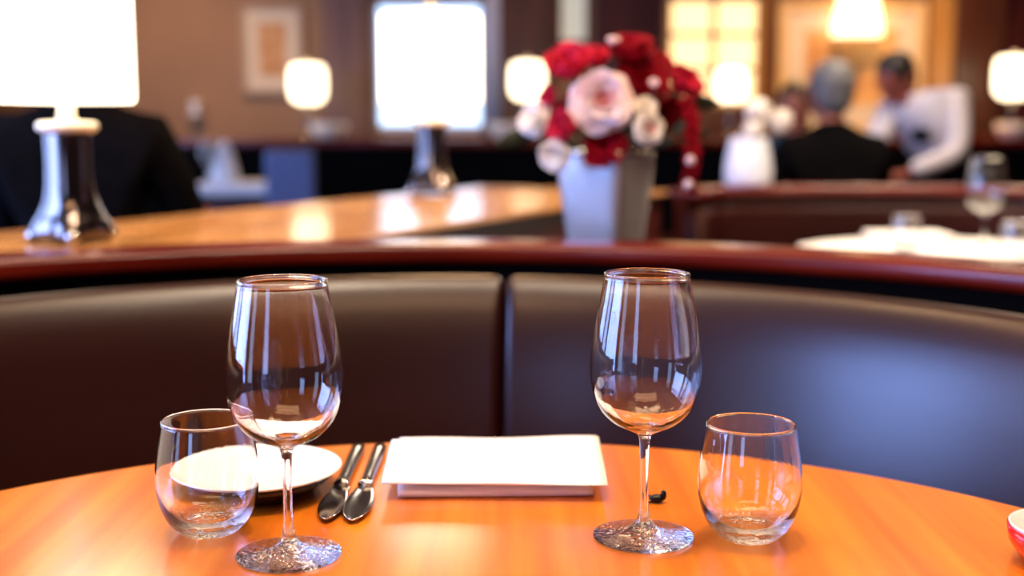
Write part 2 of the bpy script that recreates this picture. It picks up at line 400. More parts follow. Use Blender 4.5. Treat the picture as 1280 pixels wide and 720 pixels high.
# ------------------------------------------------------------------ tableware
def lip(r, z, q=.0010):
    return [(r + q * math.cos(a), z + q * math.sin(a)) for a in [math.radians(d) for d in (215, 180, 145, 110, 75, 40, 5, -30)]]
def wine_glass(label, loc, scale=1, group=None, rz=0):
    t = empty('wine_glass', label, 'wine glass', loc, rz, group); t.scale = (scale,) * 3
    T = .0011
    outer = smoothprof([(.0350, .2255), (.0385, .205), (.0430, .180), (.0462, .157), (.0466, .142), (.0440, .126), (.0375, .111), (.0265, .100), (.0135, .0935), (.0062, .0895), (.0043, .083)], 6)
    inner = smoothprof([(.0350 - T, .2255), (.0385 - T, .205), (.0430 - T, .180), (.0462 - T, .157), (.0466 - T, .142), (.0440 - T, .1265), (.0373 - T, .1125), (.0258 - T, .1022), (.012, .0968), (.004, .0953), (0, .0951)], 6)
    stem = smoothprof([(.0043, .083), (.0036, .065), (.0036, .04), (.0042, .026), (.0062, .0155), (.0110, .0095), (.0210, .0055), (.0330, .0030), (.0415, .0021), (.0425, .0015), (.0420, .0004)], 5)
    prof = inner[::-1][:-1] + lip(.0350 - T / 2, .2255) + outer[1:] + stem[1:] + [(0, .0004)]
    obj('glass_body', lathe(B(), prof, 96), M['glass'], t)
    return t
def tumbler(label, loc, scale=1):
    t = empty('stemless_glass', label, 'tumbler', loc, 0, None); t.scale = (scale,) * 3
    T = .0012
    outer = smoothprof([(.0372, .0985), (.0395, .085), (.0425, .066), (.0437, .052), (.0430, .038), (.0400, .024), (.0345, .012), (.0280, .0045), (.0235, .0008)], 6)
    inner = smoothprof([(.0372 - T, .0985), (.0395 - T, .085), (.0425 - T, .066), (.0437 - T, .052), (.0430 - T, .039), (.0395 - T, .0265), (.033 - T, .0165), (.020, .0105), (0, .0095)], 6)
    prof = inner[::-1][:-1] + lip(.0372 - T / 2, .0985) + outer[1:] + [(.021, .0004), (.012, .0018), (0, .0022)]
    obj('glass_body', lathe(B(), prof, 96), M['glass'], t); return t
def at(x, y, z):
    u = (x - 640) / 1500; v = -(y - 360) / 1500
    r = Vector((u, math.cos(PITCH) + v * math.sin(PITCH), -math.sin(PITCH) + v * math.cos(PITCH)))
    return r * ((z - CZ) / r.z) + Vector((0, 0, CZ))
TZ = .7502
g1 = wine_glass('left wine glass, tall and clear, empty, in front of the white side plate', at(361.5, 694, TZ))
g2 = wine_glass('right wine glass, tall and clear, empty, between folded napkin and short tumbler', at(804, 671, TZ))
tumbler('short rounded stemless glass at left, standing before the white side plate', at(262, 664, TZ), 1.0)
tumbler('short rounded stemless glass at right of the right-hand wine glass', at(935, 671, TZ), 1.0)

# plate
p = at(319, 582, .774)
pl = empty('side_plate', 'small round white plate with shade-darkened outer side, behind the left glasses', 'plate', (p.x, p.y, TZ))
obj('white_top', lathe(B(), [(0, .0195), (.060, .0195), (.070, .0205), (.080, .0232), (.0815, .0240), (.0825, .0235), (.0822, .0222), (.076, .0192), (0, .0165)], 96), M['plate'], pl)
obj('dark_side', lathe(B(), [(0, 0), (.052, 0), (.056, .002), (.068, .010), (.0805, .0214), (.0790, .0214), (.070, .0185), (0, .0160)], 96), M['plateside'], pl)['label'] = 'outer side darkened with painted shade'

# knives
def knife(label, pts, loc_z, kind):
    a, b = at(*pts[0], TZ), at(*pts[1], TZ); d = (b - a); L = d.length
    t = empty('butter_knife', label, 'knife', (a.x, a.y, TZ), math.atan2(d.y, d.x))
    # handle along +x from 0 to .55L, blade widening to its round end
    st = [(0, .0045, .0030), (.02, .0060, .0045), (.10, .0062, .0048), (.35, .0056, .0042), (.50, .0052, .0038), (.545, .0060, .0040), (.58, .0066, .0030)]
    bm = B(); rings = []
    for s, w_, h in st:
        rings.append([bm.verts.new((s * L, w_ * 1.2 * math.cos(q), .0050 + h * math.sin(q))) for q in [2 * PI * i / 16 for i in range(16)]])
    for A, C in zip(rings, rings[1:]):
        for i in range(16): j = (i + 1) % 16; bm.faces.new((A[i], A[j], C[j], C[i]))
    bm.faces.new(rings[0]); bm.faces.new(rings[-1])
    obj('handle', bm, M['steel'], t)
    bm = B(); rings = []
    if kind == 0: bl = [(.55, .0062), (.60, .0095), (.63, .0100), (.655, .0082), (.70, .0105), (.78, .0125), (.86, .0122), (.93, .0098), (.975, .006), (1, .0012)]
    else: bl = [(.55, .0062), (.60, .0078), (.66, .0105), (.74, .0130), (.82, .0138), (.89, .0125), (.95, .0092), (.985, .005), (1, .001)]
    for s, w_ in bl:
        lift = .004 + .0008 * math.sin(s * 9)
        rings.append([bm.verts.new((s * L, y_ * w_ * 1.08, lift + z_)) for y_, z_ in [(-1, 0), (-.85, .0011), (-.4, .0005), (0, .0003), (.4, .0005), (.85, .0011), (1, 0), (.85, -.0009), (0, -.0016), (-.85, -.0009)]])
    for A, C in zip(rings, rings[1:]):
        n = len(A)
        for i in range(n): j = (i + 1) % n; bm.faces.new((A[i], A[j], C[j], C[i]))
    bm.faces.new(rings[0]); bm.faces.new(rings[-1])
    obj('blade', bm, M['steel'], t, subsurf=1)
    return t
knife('steel butter knife beside the plate, blade with a notched shoulder', [(449, 563), (407, 655)], 0, 0)
knife('steel butter knife beside the napkin, broad smooth rounded blade', [(476, 563), (440, 656)], 0, 1)

# folded napkin
nb = [at(490, 547, .771), at(748, 544, .771), at(760, 600, .771), at(477, 598, .771)]
nk = empty('folded_napkin', 'white linen napkin folded into a flat rectangle on the wooden table', 'napkin')
def slab(name, q, z0, z1, m, sag=0, r=.003):
    bm = B(); n = 22; mrow = 10; top = []; bot = []
    for i in range(n + 1):
        rt, rb = [], []
        for j in range(mrow + 1):
            u, v = i / n, j / mrow
            P_ = (q[0] * (1 - u) + q[1] * u) * (1 - v) + (q[3] * (1 - u) + q[2] * u) * v
            wv = .0007 * math.sin(u * 9 + v * 3) + .0005 * math.sin(v * 8 - u * 4)
            ed = min(u * 20, (1 - u) * 20, v * 12, (1 - v) * 12, 1); dz = -r * (1 - math.sqrt(max(0, 1 - (1 - ed) ** 2)))
            rt.append(bm.verts.new((P_.x, P_.y, z1 + wv + dz - sag * (v ** 6)))); rb.append(bm.verts.new((P_.x, P_.y, z0 + (-dz) * .6 - sag * (v ** 6) * .9)))
        top.append(rt); bot.append(rb)
    for i in range(n):
        for j in range(mrow):
            bm.faces.new((top[i][j], top[i + 1][j], top[i + 1][j + 1], top[i][j + 1]))
            bm.faces.new((bot[i][j], bot[i][j + 1], bot[i + 1][j + 1], bot[i + 1][j]))
    for i in range(n):
        bm.faces.new((top[i][0], bot[i][0], bot[i + 1][0], top[i + 1][0])); bm.faces.new((top[i][mrow], top[i + 1][mrow], bot[i + 1][mrow], bot[i][mrow]))
    for j in range(mrow):
        bm.faces.new((top[0][j], top[0][j + 1], bot[0][j + 1], bot[0][j])); bm.faces.new((top[n][j], bot[n][j], bot[n][j + 1], top[n][j + 1]))
    return obj(name, bm, m, nk)
slab('top_fold', nb, .7660, .7712, M['napkin'], sag=.002, r=.0022)
lo = [at(500, 560, .752), at(742, 558, .752), at(742, 619, .752), at(497, 621, .752)]
for v_ in lo: v_.z = 0
slab('lower_fold', lo, TZ + .0004, .7600, M['napkin'], r=.0018)
mid = [at(500, 556, .756), at(745, 554, .756), at(742, 604, .756), at(500, 605, .756)]
slab('middle_fold', mid, .7603, .7655, M['napkin'], r=.0015)

# small dark charm by the stem of the right glass
c = at(821, 628, TZ)
ch = empty('glass_charm', 'tiny dark metal charm lying on the table behind the right wine glass stem', 'charm', (c.x, c.y, TZ))
obj('ring', tube(B(), [(-.008 + .0045 * math.cos(a), .004 * math.sin(a), .0035 + .002 * math.sin(a)) for a in lin(0, 2 * PI, 24)], .0009, 8), M['tin'], ch)
bm = B(); ell(bm, (0, 0, .004), (.0075, .005, .0038)); ell(bm, (.006, 0, .007), (.003, .003, .005))
obj('pendant', bm, M['tin'], ch)

# red dish at the right picture edge
c = at(1338, 706, TZ)
rd = empty('red_dish', 'red glazed dish with white inside, cut off at lower right corner', 'dish', (c.x, c.y, TZ))
obj('red_outside', lathe(B(), [(0, 0), (.030, 0), (.040, .006), (.047, .018), (.0485, .030), (.0470, .030), (.045, .019), (.038, .0085), (0, .006)], 64), M['reddish'], rd)
obj('white_inside', lathe(B(), [(0, .0065), (.037, .009), (.0445, .0195), (.0465, .030), (.0475, .0325), (.0450, .0325), (.0425, .021), (.035, .0115), (0, .0095)], 64), M['plate'], rd)['label'] = 'white glazed inside'

# ------------------------------------------------------------------ table lamps
def table_lamp(label, loc, k=1, shade_r=.109, shade_h=.2, zsh=.232, rz=0, sq=.0):
    t = empty('table_lamp', label, 'lamp', loc, rz, 'chrome table lamps on the ledge'); t.scale = (k,) * 3
    # four-lobed column flaring into a footed base
    def lobes(a, r, z):
        f = max(0, min(1, (.085 - z) / .085)); amp = .05 + .20 * f
        return r * (1 - amp * (.5 - .5 * math.cos(4 * a)))
    prof = smoothprof([(.060, .006), (.068, .010), (.069, .020), (.064, .034), (.053, .052), (.044, .075), (.040, .105), (.039, .15), (.040, .188)], 5)
    obj('column', lathe(B(), [(0, .006)] + prof + [(0, .188)], 96, lobes), M['darkchrome'], t)
    obj('collar', lathe(B(), [(0, .188), (.044, .188), (.050, .192), (.050, .201), (.046, .205), (.018, .207), (0, .207)], 48), M['cream'], t)
    for i in range(4):
        a = PI / 2 * i
        bm = ell(B(), (.062 * math.cos(a), .062 * math.sin(a), .0125), (.013, .013, .0125)); obj('ball_foot', bm, M['chrome'], t)
    obj('neck', lathe(B(), [(0, .207), (.017, .207), (.014, .222), (.014, .245), (0, .245)], 24), M['cream'], t)
    z0 = zsh; z1 = zsh + shade_h; r = shade_r
    prof = [(0, z0 + .004), (r * .90, z0 + .004), (r * .97, z0), (r, z0 + .006), (r, z1 - .008), (r * .96, z1), (r * .80, z1 - .002), (0, z1 - .002)]
    obj('lamp_shade', lathe(B(), prof, 64), M['shade'], t)['label'] = 'glowing white drum shade'
    bm = lathe(B(), [(0, z1 - .002), (.006, z1 - .002), (.006, z1 + .006), (.013, z1 + .011), (.016, z1 + .020), (.012, z1 + .030), (0, z1 + .034)], 24)
    obj('finial', bm, M['cream'], t)
    return t
LZ = .9003
def atY(x, Y, z): return (px(x, Y), Y, z)
def on_z(x, y, z):
    p_ = at(x, y, z); return (p_.x, p_.y, z)
table_lamp('chrome table lamp with glowing white shade at far left, nearest the curved booth', on_z(91, 302, LZ), 1.0, rz=.35, shade_r=.114, zsh=.238)
table_lamp('chrome table lamp with glowing white shade at the ledge far end, before the bright window', on_z(540, 244, LZ), 1.08, shade_r=.134, shade_h=.232, zsh=.246, rz=.6)

# ------------------------------------------------------------------ vase and flowers
VX, VY, VZ = px(757, 2.21), 2.21, .8003
va = empty('flower_vase', 'tapered square silver-grey vase holding the red and pink bouquet behind the rail', 'vase', (VX, VY, VZ))
vp = smoothprof([(.060, .002), (.066, .03), (.075, .09), (.086, .16), (.0935, .215), (.095, .245), (.0945, .250)], 5)
vi = smoothprof([(.0900, .250), (.089, .215), (.082, .16), (.071, .09), (.060, .03), (.02, .015)], 5)
VA = math.radians(-34)
def sq(a, r, z):
    c_, s_ = abs(math.cos(a - VA)), abs(math.sin(a - VA)); n_ = 9
    return r * .735 / (c_ ** n_ + s_ ** n_) ** (1 / n_)
obj('vase_body', lathe(B(), [(0, .002)] + vp + vi + [(0, .014)], 160, sq), M['vase'], va)
obj('rim', lathe(B(), [(.0955, .244), (.0975, .247), (.0975, .252), (.0955, .254), (.0915, .254), (.0900, .251), (.0915, .2475)], 160, sq, closed=True), M['chrome'], va)

def petal(bm, R, ang, tilt, wdt, cup, rng, n=6):
    """petal growing from the centre; tilt 0=upright .. 1=flat"""
    rows = []
    el = PI / 2 * (1 - tilt)
    for i in range(n + 1):
        v = i / n; wv = wdt * math.sin(PI * min(v * .62 + .10, 1)) ** .8
        th = el + cup * (v - .3) * 1.2
        rad = R * (v * math.cos(el) + .18 * v * v * cup * math.sin(el)); zz = R * (v * math.sin(el) + cup * .35 * v * v * math.cos(el))
        row = []
        for j in range(n + 1):
            u = (j / n - .5) * 2
            x = rad - cup * .22 * wv * u * u * R * .6; y = u * wv * R; z = zz + cup * .25 * u * u * R * wv
            if i == n: x -= abs(u) ** 2 * R * .16; z -= abs(u) ** 2 * R * .05
            x += rng.uniform(-.02, .02) * R; z += rng.uniform(-.025, .025) * R
            row.append(bm.verts.new((x * math.cos(ang) - y * math.sin(ang), x * math.sin(ang) + y * math.cos(ang), z)))
        rows.append(row)
    for a, b in zip(rows, rows[1:]):
        for j in range(n): bm.faces.new((a[j], a[j + 1], b[j + 1], b[j]))
def bloom_mesh(seed, layers, R=1):
    rng = random.Random(seed); bm = B()
    for tilt, k, n_, wd, cup in layers:
        off = rng.uniform(0, 6)
        for i in range(n_): petal(bm, R * k * rng.uniform(.92, 1.08), off + 2 * PI * i / n_ + rng.uniform(-.1, .1), tilt + rng.uniform(-.06, .06), wd, cup, rng)
    return bm
OPEN = [(.95, 1.0, 7, .46, .35), (.75, .92, 6, .44, .5), (.55, .78, 6, .42, .6), (.35, .6, 5, .4, .7)]
HEART = [(.35, .52, 5, .40, .7), (.15, .42, 4, .40, .8), (.05, .3, 3, .4, .8)]
CLOSED = [(.55, 1.0, 5, .48, .6), (.35, .95, 5, .46, .7), (.2, .85, 4, .46, .8), (.05, .7, 3, .4, .8)]
def flower(label, x, y, Y, r, petals, heart=None, face=(0, -1, .35), seed=1, kind='rose', group=None, shape=OPEN, drop=None, name=None):
    X = px(x, Y); Z = pz(y, Y)
    t = empty(name or 'flower', label, 'flower', (X, Y, Z), 0, group)
    q = Vector(face).normalized().to_track_quat('Z', 'Y'); mt = q.to_matrix().to_4x4()
    bm = bloom_mesh(seed, shape, r); bmesh.ops.transform(bm, matrix=mt @ Matrix.Translation((0, 0, -r * .35)), verts=bm.verts)
    o = obj('petals', bm, M[petals], t); s = o.modifiers.new('s', 'SOLIDIFY'); s.thickness = .0012
    if heart:
        bm = bloom_mesh(seed + 50, HEART, r * .95); bmesh.ops.transform(bm, matrix=mt @ Matrix.Translation((0, 0, -r * .28)), verts=bm.verts)
        o = obj('flower_heart', bm, M[heart], t); s = o.modifiers.new('s', 'SOLIDIFY'); s.thickness = .001
    # stem from the bloom down into the vase mouth
    f = Vector(face).normalized(); s0 = -f * r * .3
    e = Vector((VX - X, VY - Y, VZ + .10 - Z)); h = e.length
    m1 = s0 - f * .03; mo = Vector(((VX - X) * .85, (VY - Y) * .85, VZ + .235 - Z))
    tube_pts = catmull3([s0, m1, mo, e])
    obj('stem', tube(B(), tube_pts, .0026, 8), M['leaf'], t)
    return t
def catmull3(P, n=6):
    P = [Vector(p) for p in P]; P = [P[0] * 2 - P[1]] + P + [P[-1] * 2 - P[-2]]; out = []
    for i in range(1, len(P) - 2):
        for k_ in range(n):
            t_ = k_ / n; a, b, c_, d = P[i - 1:i + 3]
            out.append(.5 * (2 * b + (c_ - a) * t_ + (2 * a - 5 * b + 4 * c_ - d) * t_ ** 2 + (3 * b - a - 3 * c_ + d) * t_ ** 3))
    out.append(P[-2]); return out
G = 'flowers of the bouquet in the vase'
FL = [
 ('large pale pink peony facing forward in the middle of the bouquet', 752, 126, 2.12, .060, 'pink', 'pinkheart', (0, -1, .2), OPEN, 'peony'),
 ('wide bright crimson rose at upper left of the bouquet', 712, 88, 2.16, .052, 'crimson', None, (-.3, -.7, .8), CLOSED, 'rose'),
 ('bright crimson rose on the bouquet top, right of the widest crimson one', 742, 78, 2.20, .036, 'crimson', None, (.1, -.6, .9), CLOSED, 'rose'),
 ('dark red rose at the very top of the bouquet', 784, 72, 2.22, .052, 'deepred', None, (0, -.5, 1), CLOSED, 'rose'),
 ('dark red rose above the cream blossoms, right of the peony', 802, 100, 2.20, .056, 'deepred', None, (.2, -.8, .5), OPEN, 'rose'),
 ('bright crimson rose at the far right of the bouquet', 850, 108, 2.22, .044, 'crimson', None, (.5, -.8, .5), CLOSED, 'rose'),
 ('dark red rose behind, upper right between the crimson ones', 822, 82, 2.28, .044, 'deepred', None, (.4, -.5, .8), OPEN, 'rose'),
 ('small crimson rose at the left edge, above the red and white one', 688, 124, 2.18, .026, 'crimson', None, (-.7, -.7, .2), CLOSED, 'rose'),
 ('dark red rose low at left, behind the peony', 712, 140, 2.22, .040, 'deepred', None, (-.4, -.8, .3), OPEN, 'rose'),
 ('crimson rose with pale left petals just above the white blossom', 704, 160, 2.13, .036, 'crimson', 'pink', (-.5, -.8, .2), CLOSED, 'rose'),
 ('white blossom hanging over the left rim of the vase', 692, 194, 2.12, .031, 'creamp', None, (-.4, -.9, -.1), OPEN, 'blossom'),
 ('white blossom at left in front of the far lamp glow', 666, 148, 2.18, .037, 'creamp', None, (-.7, -.7, .3), OPEN, 'blossom'),
 ('dark red rose just above the vase rim, below the peony', 756, 182, 2.13, .042, 'deepred', None, (0, -.9, .3), OPEN, 'rose'),
 ('cream blossom at right of the peony, lower of the two', 810, 160, 2.11, .031, 'creamp', 'pinkheart', (.3, -.9, .1), OPEN, 'blossom'),
 ('cream blossom at right of the peony, upper of the two', 806, 134, 2.13, .023, 'creamp', None, (.2, -.8, .5), OPEN, 'blossom'),
 ('dark red rose at right, below the far right crimson rose', 830, 136, 2.24, .046, 'deepred', None, (.5, -.8, 0), OPEN, 'rose'),
 ('tiny pink bud poking up above the bouquet top', 764, 56, 2.20, .014, 'pink', None, (0, -.3, 1), CLOSED, 'flower_bud'),
 ('tiny pink bud between dark roses above the cream blossoms', 815, 106, 2.12, .010, 'pink', None, (0, -.8, .6), CLOSED, 'flower_bud'),
]
for i, (lb, x, y, Y, r, pm, hm, fc, shp, nm) in enumerate(FL):
    flower(lb, x, y, Y, r, pm, hm, fc, 11 + i * 3, shape=shp, group=G, name=nm)
# drooping red spray at right with small buds
sp = empty('drooping_spray', 'drooping dark red amaranth spray hanging down right of the vase', 'flower', (VX, VY, VZ))
def v_at(x, y, Y): return Vector((px(x, Y) - VX, Y - VY, pz(y, Y) - VZ))
pts = catmull3([v_at(770, 240, 2.21), v_at(800, 150, 2.2), v_at(835, 118, 2.18), v_at(860, 140, 2.17), v_at(864, 185, 2.17), v_at(861, 232, 2.17)], 10)
obj('stem', tube(B(), pts, .0022, 8), M['leaf'], sp)
bm = B(); rng = random.Random(4)
for q in pts[26:]:
    for j in range(6):
        ell(bm, q + Vector((rng.uniform(-.011, .011), rng.uniform(-.011, .011), rng.uniform(-.008, .008))), (.0055, .0055, .0065), u=8, v=6)
o = obj('seed_clusters', bm, M['deepred'], sp); o['kind'] = 'stuff'
for (x, y) in [(862, 200), (860, 230)]:
    c_ = v_at(x, y, 2.15); bm = ell(B(), c_, (.008, .008, .009), u=12, v=8); obj('pink_bud', bm, M['pink'], sp)
# leaves between the blooms
lf = empty('leaf_sprig', 'dark green leaves between the blooms of the bouquet in the vase', 'leaves', (VX, VY, VZ))
for i, (x, y, Y, a) in enumerate([(730, 160, 2.17, 2.2), (775, 168, 2.16, 1.2), (790, 178, 2.14, .4), (835, 165, 2.22, .3), (720, 182, 2.15, 2.9), (670, 172, 2.2, 3.0), (780, 120, 2.25, 1.3), (850, 135, 2.26, .5)]):
    b_ = v_at(x, y, Y); d = Vector((math.cos(a), -.25, math.sin(a) * .8)); sd = Vector((-math.sin(a), 0, math.cos(a))); bm = B(); rows = []
    for k_ in range(7):
        v = k_ / 6; wv = .017 * math.sin(PI * v) + .0004
        c_ = b_ + d * (.075 * v) + Vector((0, -.012 * v * v, -.02 * v * v))
        rows.append([bm.verts.new(c_ - sd * wv), bm.verts.new(c_ + Vector((0, .004, -.002))), bm.verts.new(c_ + sd * wv)])
    for A, C in zip(rows, rows[1:]):
        for j in (0, 1): bm.faces.new((A[j], A[j + 1], C[j + 1], C[j]))
    o = obj('leaf', bm, M['leaf'], lf); s = o.modifiers.new('s', 'SOLIDIFY'); s.thickness = .0008
    obj('leaf_stalk', tube(B(), catmull3([b_, b_ * .6 + Vector((0, 0, .10)), Vector((0, 0, .12))]), .0014, 6), M['leaf'], o)

# ------------------------------------------------------------------ side table of the next booth at right
st = empty('side_table', 'round side table under white cloth in the next booth at right', 'table', (1.28, 3.38, 0))
obj('tabletop', lathe(B(), [(0, .715), (.455, .715), (.46, .72), (.46, .742), (0, .742)], 64), M['darkwood'], st)
obj('pedestal', lathe(B(), [(0, .02), (.05, .02), (.05, .70), (.12, .714), (0, .714)], 24), M['darkwood'], st)
obj('base', lathe(B(), [(0, 0), (.26, 0), (.25, .02), (0, .03)], 32), M['tin'], st)
bm = B()
def wav(a, r, z): return r * (1 + (.02 * math.sin(a * 14) if z < .7 else 0))
lathe(bm, [(0, .7465), (.46, .7465), (.4655, .742), (.467, .73), (.470, .62), (.474, .55), (.471, .55), (.467, .62), (.464, .73), (.4625, .7435), (0, .7435)], 112, wav)
tc_ = obj('tablecloth', bm, M['napkin'], None, loc=(1.28, 3.38, 0)); tag(tc_, 'white cloth over the round side table beyond the booth rail at right', 'tablecloth')
def linen(name, label, x0, x1, y0, y1, z0, layers, rz, cat):
    t = empty(name, label, cat, ((x0 + x1) / 2, (y0 + y1) / 2, z0), rz, 'white linens on the side table')
    hx, hy = (x1 - x0) / 2, (y1 - y0) / 2
    for i in range(layers):
        obj('fold', box(B(), -hx + .004 * i, hx - .003 * i, -hy + .003 * i, hy, .0002 + .011 * i, .0108 + .011 * i), M['napkin'], t, smooth=True, bevel=.004)
linen('folded_napkin', 'flat white napkin at left end of the cloth-covered side table', .85, 1.06, 3.28, 3.52, .7468, 1, .1, 'napkin')
linen('folded_napkin', 'thicker white napkin pile in the middle of the cloth-covered side table', 1.08, 1.32, 3.52, 3.72, .7468, 3, -.05, 'napkin')
linen('folded_napkin', 'white napkin pile nearest the blurred wine glass on the side table', 1.10, 1.32, 3.06, 3.26, .7468, 2, .08, 'napkin')
wine_glass('blurred wine glass standing on the white side table at far right', (px(1231, 3.42), 3.42, .7469), 1.18)
tumbler('blurred stemless glass left of the wine glass on the white side table', (px(1134, 3.42), 3.42, .7469), 1.0)
tumbler('blurred stemless glass right of the wine glass, at the picture edge', (px(1272, 3.2), 3.2, .7469), 1.0)

# ------------------------------------------------------------------ white vase with white blooms on the far rail
X0, Y0 = px(934, 4.09), 4.09
wv_ = empty('white_jar', 'white ceramic jar holding white blooms on the far booth rail', 'jar', (X0, Y0, .9025))
obj('jar_body', lathe(B(), [(0, 0)] + smoothprof([(.070, 0), (.078, .01), (.080, .05), (.074, .10), (.066, .14), (.062, .16)], 5) + [(.056, .16), (.060, .13), (.068, .05), (0, .02)], 48), M['whiteceramic'], wv_)
def hyd(label, x, y, Y, r, seed):
    t = empty('white_bloom', label, 'flower', (px(x, Y), Y, pz(y, Y)), 0, 'white blooms in the white jar')
    bm = B(); rng = random.Random(seed)
    for i in range(46):
        v = Vector((rng.gauss(0, 1), rng.gauss(0, 1), rng.gauss(0, 1))).normalized()
        q = v.to_track_quat('Z', 'Y').to_matrix().to_4x4()
        for k_ in range(4):
            a = k_ * PI / 2; ell(bm, v * r * .85 + q.to_3x3() @ Vector((math.cos(a), math.sin(a), 0)) * r * .17, (r * .17, r * .17, r * .07), q, 6, 4)
    obj('petals', bm, M['creamp'], t)
    obj('stem', tube(B(), [(0, 0, 0), Vector(((X0 - px(x, Y)) * .7, (Y0 - Y) * .7, (1.07 - pz(y, Y)) * .9)), (X0 - px(x, Y), Y0 - Y, .95 - pz(y, Y))], .003, 6), M['leaf'], t)
hyd('round white bloom standing highest in the white jar', 945, 140, 4.06, .048, 1)
hyd('white bloom leaning right out of the white jar', 972, 150, 4.08, .042, 2)
hyd('white bloom low at the mouth of the white jar', 938, 164, 4.05, .036, 3)

# ------------------------------------------------------------------ far banquette, far lamps, far furniture
fb = empty('far_banquette', 'long dark upholstered banquette under the picture and window at far wall', 'banquette')
obj('wooden_rail', box(B(), -3.3, .75, 7.25, 7.7, .985, 1.03), M['rail'], fb, smooth=False, bevel=.01)
obj('backrest', box(B(), -3.3, .75, 7.28, 7.6, .42, .984), M['suit'], fb, smooth=False, bevel=.02)
obj('seat', box(B(), -3.3, .75, 6.95, 7.279, .0, .45), M['burgundy'], fb, smooth=False, bevel=.02)
fb2 = empty('far_banquette', 'dark wooden banquette behind the diners under the gilt painting', 'banquette')
obj('wooden_rail', box(B(), .80, 3.9, 7.25, 7.7, .985, 1.03), M['rail'], fb2, smooth=False, bevel=.01)
obj('backrest', box(B(), .80, 3.9, 7.28, 7.6, .42, .984), M['suit'], fb2, smooth=False, bevel=.02)
obj('seat', box(B(), .80, 3.9, 6.95, 7.279, .0, .45), M['burgundy'], fb2, smooth=False, bevel=.02)
def far_lamp(label, x, ytop, ybot, wpx, Y=7.45):
    X = px(x, Y); z0, z1 = pz(ybot, Y), pz(ytop, Y); b = 1.0303; r = wpx / 1500 * Y / 2
    t = empty('far_lamp', label, 'lamp', (X, Y, b), 0, 'lamps along the far ledge')
    z0 -= b; z1 -= b
    obj('lamp_base', lathe(B(), [(0, 0), (.055, 0), (.058, .008), (.03, .018), (.016, .035), (.018, z0 * .5), (.012, z0), (0, z0)], 24), M['darkchrome'], t)
    h = z1 - z0
    obj('lamp_shade', lathe(B(), [(0, z0)] + smoothprof([(r * .55, z0), (r * .9, z0 + h * .12), (r, z0 + h * .32), (r, z0 + h * .75), (r * .9, z0 + h * .95), (r * .7, z1)], 4) + [(0, z1)], 32), M['shade2'], t)
    obj('finial', lathe(B(), [(0, z1), (.012, z1), (.018, z1 + .015), (.01, z1 + .03), (0, z1 + .032)], 16), M['cream'], t)
far_lamp('small glowing lamp beside the framed picture on the far wall', 388, 83, 130, 44)
far_lamp('small glowing lamp just left of the flower bouquet', 659, 80, 125, 42)
far_lamp('small glowing lamp in front of the lit glazed cabinet', 910, 88, 127, 36)
far_lamp('small glowing lamp at the far right picture edge', 1258, 74, 124, 44, 7.58)
def bowl(label, x, w, Y=7.36):
    r = w / 1500 * Y / 2
    t = empty('cream_bowl', label, 'bowl', (px(x, Y), Y, 1.0303), 0, 'low bowls along the far ledge')
    obj('bowl_body', lathe(B(), [(0, 0), (r * .55, 0), (r * .7, .012), (r * .95, .05), (r, .088), (r * .96, .09), (r * .86, .05), (0, .02)], 40), M['cream'], t)
    obj('rim', lathe(B(), [(r * .95, .088), (r * 1.01, .088), (r * 1.02, .095), (r * .95, .096)], 40, closed=True), M['cream'], t)
bowl('low cream bowl on the ledge right of the lamp near the framed picture', 413, 46)
bowl('low cream bowl on the far ledge just left of the lamp by the bouquet', 634, 46)
bowl('low cream bowl on the ledge below the rightmost far lamp', 1262, 44)
# picture frames
def picture(label, x0, x1, y0, y1, Y, frame, mb, art, fw, mw, name='framed_picture', gl=None):
    a, b, z0, z1 = px(x0, Y), px(x1, Y), pz(y1, Y), pz(y0, Y)
    t = empty(name, label, 'picture', ((a + b) / 2, Y, z0)); hx = (b - a) / 2; hz = z1 - z0
    bm = B(); box(bm, -hx, -hx + fw, -.03, 0, 0, hz); box(bm, hx - fw, hx, -.03, 0, 0, hz); box(bm, -hx + fw, hx - fw, -.03, 0, 0, fw); box(bm, -hx + fw, hx - fw, -.03, 0, hz - fw, hz)
    obj('frame', bm, M[frame], t, smooth=False, bevel=.004)
    bm = B(); q = fw
    box(bm, -hx + q, -hx + q + mw, -.012, 0, q, hz - q); box(bm, hx - q - mw, hx - q, -.012, 0, q, hz - q)
    box(bm, -hx + q + mw, hx - q - mw, -.012, 0, q, q + mw); box(bm, -hx + q + mw, hx - q - mw, -.012, 0, hz - q - mw, hz - q)
    obj('mat_board', bm, M[mb], t, smooth=False)
    q = fw + mw
    obj('print', box(B(), -hx + q, hx - q, -.008, 0, q, hz - q), M[art], t, smooth=False)
picture('small framed picture with cream mat and orange print on the tan wall', 308, 384, 11, 118, 8.195, 'goldline', 'matboard', 'art1', .03, .085)
picture('large gilt-framed amber painting on far wall behind the diners', 966, 1146, 8, 166, 8.165, 'gilt', 'matboard', 'art2', .06, .12, 'gilt_painting')
# wall sconce over the painting
ws = empty('wall_sconce', 'glowing wall sconce above the centre of the gilt-framed painting', 'sconce', (px(1064, 8.1), 8.12, pz(48, 8.1)))
obj('sconce_shade', lathe(B(), [(0, 0), (.16, 0), (.165, .02), (.12, .26), (.11, .27), (0, .27)], 40), M['shadeglow'], ws)
obj('bracket', tube(B(), [(0, .04, .06), (0, 0, -.04), (0, 0, 0)], .012, 8), M['gilt'], ws)
